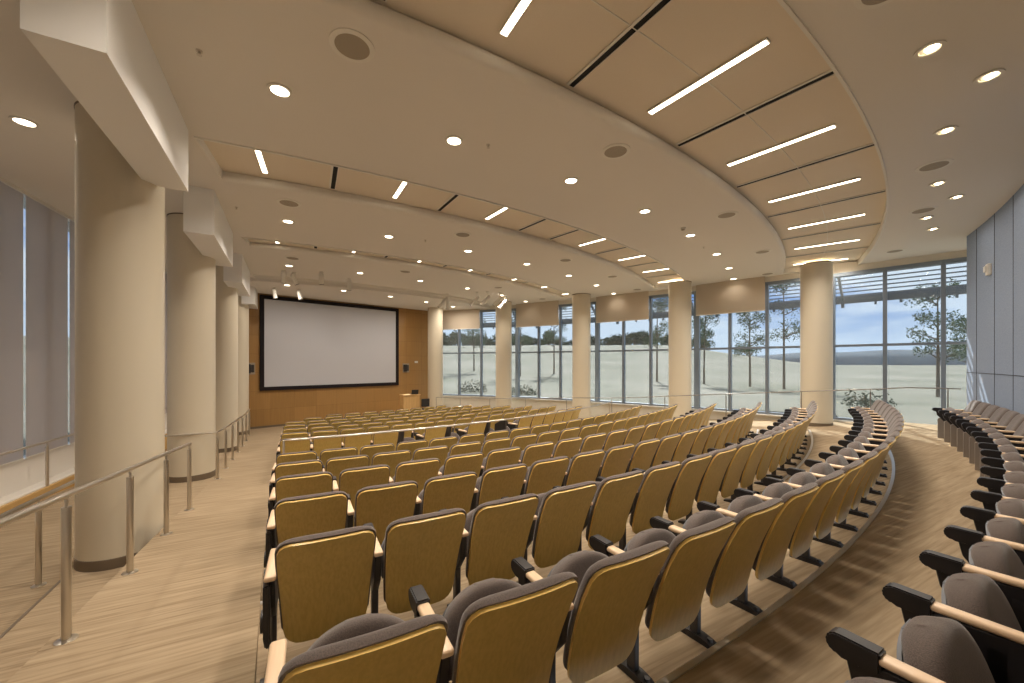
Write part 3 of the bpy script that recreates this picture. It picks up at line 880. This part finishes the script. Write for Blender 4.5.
for k, a_ in enumerate([-64.8, -59.6, -54.6, -47.0, -41.8, -36.8, -31.6]):
    linear(22.05, 22.87, a_, .064, CEIL + .115, 'glowing strip light in the second ceiling coffer, ' + ORD[k] + ' from the left', 'strip lights of the second coffer', LINE_W * .4)
for k, a_ in enumerate([-65.6, -60, -54.2, -48.6, -42.3, -36.5, -30.6]):
    linear(18.0, 18.44, a_, .064, CEIL + .095, 'short glowing strip light in the third ceiling coffer, ' + ORD[k] + ' from the left', 'strip lights of the third coffer', LINE_W * .18)
# air slots across the coffers
def slot(R0, R1, a_, z, label, w=.066):
    Lh = (R1 - R0) / 2; e = empty('air_diffuser', P((R0 + R1) / 2, a_, z), facing(a_))
    bm = bmesh.new(); box(bm, -w / 2, w / 2, -Lh, Lh, -.003, .0); obj('slot', bm, M['slot'], e)
    bm = bmesh.new(); box(bm, -w / 2 - .03, -w / 2, -Lh, Lh, -.01, .0); box(bm, w / 2, w / 2 + .012, -Lh, Lh, -.01, .0); obj('flange', bm, M['trim'], e)
    tag(e, label, 'air diffuser', 'black air slots in the ceiling')
for k, a_ in enumerate([-61.9, -57.45, -52.95, -48.5, -44.1, -39.7, -35.25]):
    slot(25.92, 27.68, a_, CEIL + .136, 'long black air slot across the large near coffer, ' + ORD[k] + ' from the left')
for k, a_ in enumerate([-62.25, -57.2, -52.0, -49.4, -44.4, -39.3, -34.3]):
    slot(21.86, 23.0, a_, CEIL + .136, 'black air slot across the second coffer, ' + ORD[k] + ' from the left')
for k, a_ in enumerate([-62.9, -57.2, -51.4, -46.0, -40]):
    slot(17.86, 18.5, a_, CEIL + .116, 'short black air slot across the third coffer, ' + ORD[k] + ' from the left')
# ceiling speakers
bm = bmesh.new(); lathe(bm, [(.15, 0), (.195, .004), (.195, .012), (.15, .012), (.15, 0)], 40); me_sr = mesh_only('speaker_rim', bm, M['pale'])
bm = bmesh.new(); lathe(bm, [(0, .002), (.15, .002), (.15, .010), (0, .010)], 40); me_sg = mesh_only('speaker_grille', bm, M['grille'])
sk = [('nearest arc', 25.47, [-62.3, -54.7, -46.6, -38.9, -32.0]), ('arc beyond the second coffer', 21.2, [-64.1, -54.9, -45.7, -38.2, -30.7]),
      ('arc beyond the third coffer', 17.0, [-64.8, -54.3, -41.3, -30.3]), ('rear arc by the grey wall', 28.22, [-55, -46.3, -41.6, -34.7])]
for nm, R, an in sk:
    for k, a_ in enumerate(an):
        e = empty('ceiling_speaker', P(R, a_, CEIL - .012)); cob('rim', me_sr, e); cob('grille', me_sg, e)
        tag(e, 'round ceiling speaker, ' + ORD[k] + ' from the left in the ' + nm, 'ceiling speaker', 'round ceiling speakers')
# sprinklers
bm = bmesh.new(); lathe(bm, [(.028, 0), (.028, -.006), (.010, -.008), (.010, -.035), (.022, -.036), (.022, -.04), (0, -.04)], 16); me_sp = mesh_only('sprinkler_head', bm, M['steel'])
for k, (R, a_, z) in enumerate([(24.78, -65.2, 0), (24.64, -58.2, 0), (24.42, -42.2, 0), (20.57, -66.6, 0), (20.34, -56.4, 0), (27.0, -46.0, .14)]):
    o = bpy.data.objects.new('sprinkler_head', me_sp); COL.objects.link(o); o.location = P(R, a_, CEIL + z)
    tag(o, ['small ceiling sprinkler by the nearest bulkhead', 'small ceiling sprinkler right of the second bright downlight', 'small ceiling sprinkler near the windows between speaker and downlight',
            'small ceiling sprinkler beside the second bulkhead', 'small ceiling sprinkler beyond the second coffer', 'small ceiling sprinkler inside the large coffer'][k], 'sprinkler', 'ceiling sprinklers')
e = empty('smoke_detector', P(24.57, -46.31, CEIL)); bm = bmesh.new(); lathe(bm, [(.055, 0), (.055, -.02), (.04, -.035), (0, -.037)], 20); obj('detector_housing', bm, M['trim'], e, True, R_(40))
bm = bmesh.new(); lathe(bm, [(.04, -.036), (.03, -.05), (0, -.052)], 20); obj('detector_cap', bm, M['grille'], e, True, R_(40)); tag(e, 'small round smoke detector near the middle speaker of the nearest arc', 'smoke detector')

# ------------------------------------------------------------------ stage spotlights
def spot(x, y, aim, label, l=.34, drop=.16):
    e = empty('track_spotlight', (x, y, CEIL - (.12 if math.hypot(x - CX, y - CY) < 13.74 else 0)))
    bm = bmesh.new(); lathe(bm, [(0, 0), (.06, 0), (.06, -.03), (.012, -.035), (.012, -drop), (0, -drop)], 18); obj('mount', bm, M['trim'], e, True, R_(40))
    d = Vector(aim).normalized(); c = Vector((0, 0, -drop - .03))
    bm = bmesh.new(); tube(bm, [c - d * .14, c - d * .13, c + d * (l - .16), c + d * (l - .14)], [.05, .07, .07, .085], 20); b = obj('lamp_head', bm, M['pale'], e, True, R_(40))
    bm = bmesh.new(); tube(bm, [c + d * (l - .139), c + d * (l - .13)], .072, 20); obj('front_ring', bm, M['black'], b)
    tag(e, label, 'spotlight', 'white stage spotlights')
def px(x, y, h=2.9): z = 388 * h / (363 - y); return ((x - 512) / 388 * z, z)
ls = [(-7.15, 12.15, (-.1, .2, -1), 'white track spotlight nearest the left columns, above the screen corner'),
      (-8.75, 14.3, (.05, .2, -1), 'lowest left white spotlight in front of the screen frame'),
      (-7.0, 12.45, (.35, .3, -.9), 'slanted white spotlight in the middle of the left cluster'),
      (-8.0, 14.6, (.2, .1, -1), 'white spotlight hanging right of the lowest left one, at the screen top'),
      (-6.07, 12.35, (.0, .15, -1), 'white spotlight right of the left cluster'),
      (-5.6, 13.35, (-.05, .15, -1), 'single white spotlight between the left and right clusters')]
for x, y, aim, l in ls: spot(x, y, aim, l)
rs = [(-2.85, 16.4, 'left'), (-2.7, 16.3, 'second'), (-1.45, 16.0, 'third'), (-1.0, 15.8, 'fourth'), (-.5, 16.0, 'fifth'), (-.3, 16.75, 'sixth')]
for i, (x, y, nme) in enumerate(rs):
    spot(x, y, (-1, .15, -1.0) if i != 1 else (-.1, .1, -1), 'white spotlight in the right cluster, ' + ORD[i] + ' from the left', l=.5, drop=.24)

# ------------------------------------------------------------------ lectern, devices
p = Vector((-4.83, 18.35)); rz = ang - .1
e = empty('lectern', (p.x, p.y, 0), rz)
bm = bmesh.new(); box(bm, -.40, .40, -.22, .22, .08, 1.07, .008, 1); obj('body', bm, M['lectern'], e)
bm = bmesh.new(); box(bm, -.43, .43, -.26, .26, 1.07, 1.12, .01, 2); obj('top', bm, M['lectern'], e)
bm = bmesh.new(); box(bm, -.36, .36, -.19, .19, 0, .08); obj('plinth', bm, M['base'], e)
tag(e, 'pale wooden lectern at the right end of the stage', 'lectern')
e = empty('laptop', (p.x + .17, p.y + .07, 1.12), rz)
bm = bmesh.new(); box(bm, -.17, .17, -.12, .12, 0, .018, .004, 1); obj('keyboard_base', bm, M['black'], e)
bm = bmesh.new(); box(bm, -.17, .17, -.005, .008, 0, .21, .003, 1, Matrix.Translation((0, -.12, .012)) @ Matrix.Rotation(R_(12), 4, 'X')); obj('laptop_lid', bm, M['black'], e)
tag(e, 'small open black laptop on the lectern', 'laptop')
e = empty('office_chair', (-3.95, 18.1, 0), rz)
bm = bmesh.new(); box(bm, -.22, .22, -.2, .2, .44, .50, .03, 2); obj('seat', bm, M['black'], e)
bm = bmesh.new(); box(bm, -.2, .2, .18, .22, .55, .92, .03, 2); obj('backrest', bm, M['black'], e)
bm = bmesh.new(); tube(bm, [(0, 0, .08), (0, 0, .44)], .03, 12); tube(bm, [(0, .12, .47), (0, .23, .5), (0, .21, .6)], .015, 8)
for k in range(5): tube(bm, [(0, 0, .10), (.27 * math.cos(k * 1.257), .27 * math.sin(k * 1.257), .05)], .016, 8); tube(bm, [(.27 * math.cos(k * 1.257), .27 * math.sin(k * 1.257) - .02, .03), (.27 * math.cos(k * 1.257), .27 * math.sin(k * 1.257) + .02, .03)], .03, 12)
obj('base', bm, M['black'], e); tag(e, 'black chair just right of the lectern', 'chair')
def wall_box(t, z, w, h, label, name='wall_speaker'):
    c = Vector(sw(t, .0)); e = empty(name, (c.x, c.y, z), ang)
    bm = bmesh.new(); box(bm, -w / 2, w / 2, -.03, 0, -h / 2, h / 2, .004, 1); obj('recess_frame', bm, M['grille'] if name == 'wall_speaker' else M['trim'], e)
    if name == 'wall_speaker':
        bm = bmesh.new(); box(bm, -w / 2 + .03, .02, -.12, -.03, -h / 2 + .05, h / 2 - .06, .01, 1); obj('speaker_body', bm, M['black'], e)
        bm = bmesh.new(); box(bm, .04, w / 2 - .03, -.05, -.03, -h / 2 + .08, h / 2 - .08, .01, 1); obj('bracket', bm, M['dark_metal'], e)
    tag(e, label, 'wall speaker' if name == 'wall_speaker' else 'wall sensor')
wall_box(3.39, EYE - .25, .36, .46, 'dark wall speaker on the wood wall right of the screen')
wall_box(-3.3, EYE - .22, .36, .46, 'dark wall speaker on the wood wall left of the screen, beside the last column')
wall_box(3.98, EYE + .05, .18, .10, 'small white sensor plate on the wood wall above and right of the wall speaker', 'wall_sensor')
# sensor box on the grey wall
q = P(RW - .05, -38.45, EYE + 1.78)
e = empty('wall_strobe', P(RW, -38.9, EYE + 1.86), facing(-38.9))
bm = bmesh.new(); box(bm, -.07, .07, 0, .06, -.11, .11, .01, 2); obj('back_box', bm, M['trim'], e)
bm = bmesh.new(); box(bm, -.05, .05, .06, .09, -.05, .07, .012, 2); obj('strobe_lens', bm, M['pale'], e)
tag(e, 'small white strobe box high on the grey panelled wall', 'alarm strobe')

# ------------------------------------------------------------------ outdoors
bm = bmesh.new(); NA, NR = 72, 40
grid = []
def terr(x, y):
    d_ = math.hypot(x, y); az = math.atan2(x, y)
    g = 1 - min(1, max(0, (az - R_(22)) / R_(18)))
    s = max(0, min(1, (d_ - 26) / 90)); s = s * s * (3 - 2 * s)
    return .55 + s * (6.0 * g + 1.0) + .25 * noise.noise((x * .05, y * .05, 0))
for i in range(NR + 1):
    d_ = 5 * (60 ** (i / NR)) ; grid.append([])
    for k in range(NA + 1):
        az = R_(-120 + 240 * k / NA); x, y = d_ * math.sin(az), d_ * math.cos(az)
        inside = False
        grid[-1].append(bm.verts.new((x, y, terr(x, y))))
for A, B in zip(grid, grid[1:]):
    for k in range(NA):
        c = (A[k].co + B[k + 1].co) / 2
        # leave out the ground under the building
        ins = all(((Vector(room[(j + 1) % len(room)]) - Vector(room[j])).cross(Vector((c.x, c.y)) - Vector(room[j]))) > -10 for j in range(len(room)))
        if ins or c.length < 14: continue
        bm.faces.new((A[k], A[k + 1], B[k + 1], B[k]))
loose = [v for v in bm.verts if not v.link_faces]; bmesh.ops.delete(bm, geom=loose, context='VERTS')
o = obj('ground', bm, M['ground'], None, True); o['kind'] = 'structure'
# near strip of ground along the windows and along the left wall
bm = bmesh.new()
A = [bm.verts.new((*(Vector(p) + Vector((.11, .15))), .55)) for p in winP]; B = [bm.verts.new((p[0] + 16, p[1] + 20, .5)) for p in winP]
for k in range(5): bm.faces.new((A[k], B[k], B[k + 1], A[k + 1]))
o = obj('ground_terrace', bm, M['ground']); o['kind'] = 'structure'
# hill on the right
bm = bmesh.new(); rows = []
for j in range(6):
    row = []
    for k in range(61):
        az = R_(20 + 50 * k / 60); d_ = 255 + 15 * j
        h = max(0, math.sin(PI * min(1, max(0, (k / 60)))) ) * 6 + 2.2 * noise.noise((k * .13, 1.3, 0)) + 2.4
        z = (-2, .5, .8, 1, .85, .3)[j] * h
        row.append(bm.verts.new((d_ * math.sin(az), d_ * math.cos(az), EYE - 1.5 + z)))
    rows.append(row)
for A, B in zip(rows, rows[1:]):
    for k in range(60): bm.faces.new((A[k], A[k + 1], B[k + 1], B[k]))
o = obj('hill', bm, M['hill'], None, True); o['kind'] = 'structure'

def foliage_bm(clumps, count, size):
    bm = bmesh.new()
    for (c, r) in clumps:
        for _ in range(count):
            d_ = Vector((random.gauss(0, 1), random.gauss(0, 1), random.gauss(0, .6))).normalized() * r * random.random() ** .4
            p = Vector(c) + d_; n1 = Vector((random.uniform(-1, 1), random.uniform(-1, 1), random.uniform(-.4, 1))).normalized()
            t1 = n1.orthogonal().normalized(); t2 = n1.cross(t1)
            s = size * random.uniform(.6, 1.4)
            bm.faces.new([bm.verts.new(p + t1 * s), bm.verts.new(p - t1 * s * .5 + t2 * s * .45), bm.verts.new(p - t1 * s * .5 - t2 * s * .45)])
    return bm
def pine(x, y, h, label, seed, spread=1.6, dens=90):
    random.seed(seed); z = terr(x, y)
    e = empty('pine_tree', (x, y, z))
    bm = bmesh.new(); lean = random.uniform(-.25, .25)
    tp = [(lean * (k / 6) ** 2, 0, h * k / 6) for k in range(7)]
    tube(bm, tp, [.10 * (1 - k / 7.5) for k in range(7)], 8)
    cl = []
    for k in range(16):
        zz = h * random.uniform(.38, .98); a_ = random.uniform(0, 6.28); r = spread * (1.1 - zz / h * .6) * random.uniform(.4, 1)
        c = (math.cos(a_) * r, math.sin(a_) * r, zz + .2); tube(bm, [(lean * (zz / h) ** 2, 0, zz - .3), c], [.045, .015], 5)
        cl.append((c, random.uniform(.45, .8)))
    cl.append(((lean, 0, h), .55))
    obj('trunk', bm, M['trunk'], e); obj('foliage', foliage_bm(cl, dens * 2, .085), M['needles'], e)
    tag(e, label, 'tree', 'pines beyond the windows')
def at(pxx, d_): return ((pxx - 512) / 388 * d_, d_)
for pxx, d_, h, s_, l in [(938, 24, 6.6, 1.7, 'tall layered pine seen through the window bay nearest the grey wall'),
                       (968, 27, 5.0, 1.2, 'pine partly hidden by the end of the grey wall'),
                       (784, 30, 9.0, 1.9, 'tall pine at the right of the second window bay from the grey wall'),
                       (750, 32, 6.3, 1.7, 'lower pine in the centre of the second window bay'),
                       (704, 34, 7.0, 1.3, 'thin pine at the left edge of the second window bay'),
                       (657, 36, 8.2, 1.6, 'pine in the right pane of the middle window bay'),
                       (520, 42, 8.4, 1.8, 'pine at the left of the window bay second from the stage'),
                       (554, 45, 8.8, 1.8, 'pine at the right of the window bay second from the stage'),
                       (474, 48, 7.6, 1.8, 'pine in the window bay nearest the stage')]:
    x, y = at(pxx, d_); pine(x, y, h, l, int(pxx), s_)
# bushes near the glass
random.seed(3)
def bush(pxx, d_, r, label):
    x, y = at(pxx, d_); e = empty('shrub', (x, y, terr(x, y) - .1))
    obj('foliage', foliage_bm([((0, 0, r * .5), r), ((r * .6, 0, r * .35), r * .7), ((-r * .6, .1, r * .4), r * .7)], 160, .08), M['leaf_far'], e)
    bm = bmesh.new()
    for k in range(5): tube(bm, [(0, 0, 0), (random.uniform(-r, r) * .6, random.uniform(-r, r) * .6, r * .9)], [.02, .006], 5)
    obj('stems', bm, M['trunk'], e); tag(e, label, 'shrub', 'shrubs outside')
bush(472, 26, .8, 'round shrub low in the window bay nearest the stage'); bush(523, 24, .7, 'low shrub in the window bay second from the stage'); bush(868, 17, .8, 'thin shrub in the window bay nearest the grey wall')
# far tree line
random.seed(11)
far = []
for v in range(3):
    cl = [((random.uniform(-1.3, 1.3), random.uniform(-1, 1), random.uniform(.9, 3.4)), random.uniform(1.0, 1.5)) for _ in range(8)]
    bmf = foliage_bm(cl, 110, .38); far.append((mesh_only('foliage', bmf, M['leaf_far'], False), None))
bm = bmesh.new(); tube(bm, [(0, 0, -1), (0, 0, 2.5)], .25, 6); me_t = mesh_only('trunk', bm, M['trunk'])
tl = 0
for k in range(34):
    az = R_(-14 + 40 * k / 33); d_ = 118 + random.uniform(-8, 8); x, y = d_ * math.sin(az), d_ * math.cos(az)
    e = empty('distant_tree', (x, y, terr(x, y) - .5), random.uniform(0, 6)); s = random.uniform(.7, 1.15); e.scale = (s, s, s * random.uniform(.8, 1.2))
    cob('foliage', far[k % 3][0], e); cob('trunk', me_t, e)
    tag(e, 'small dark tree in the distant tree line across the field', 'tree', 'distant tree line')
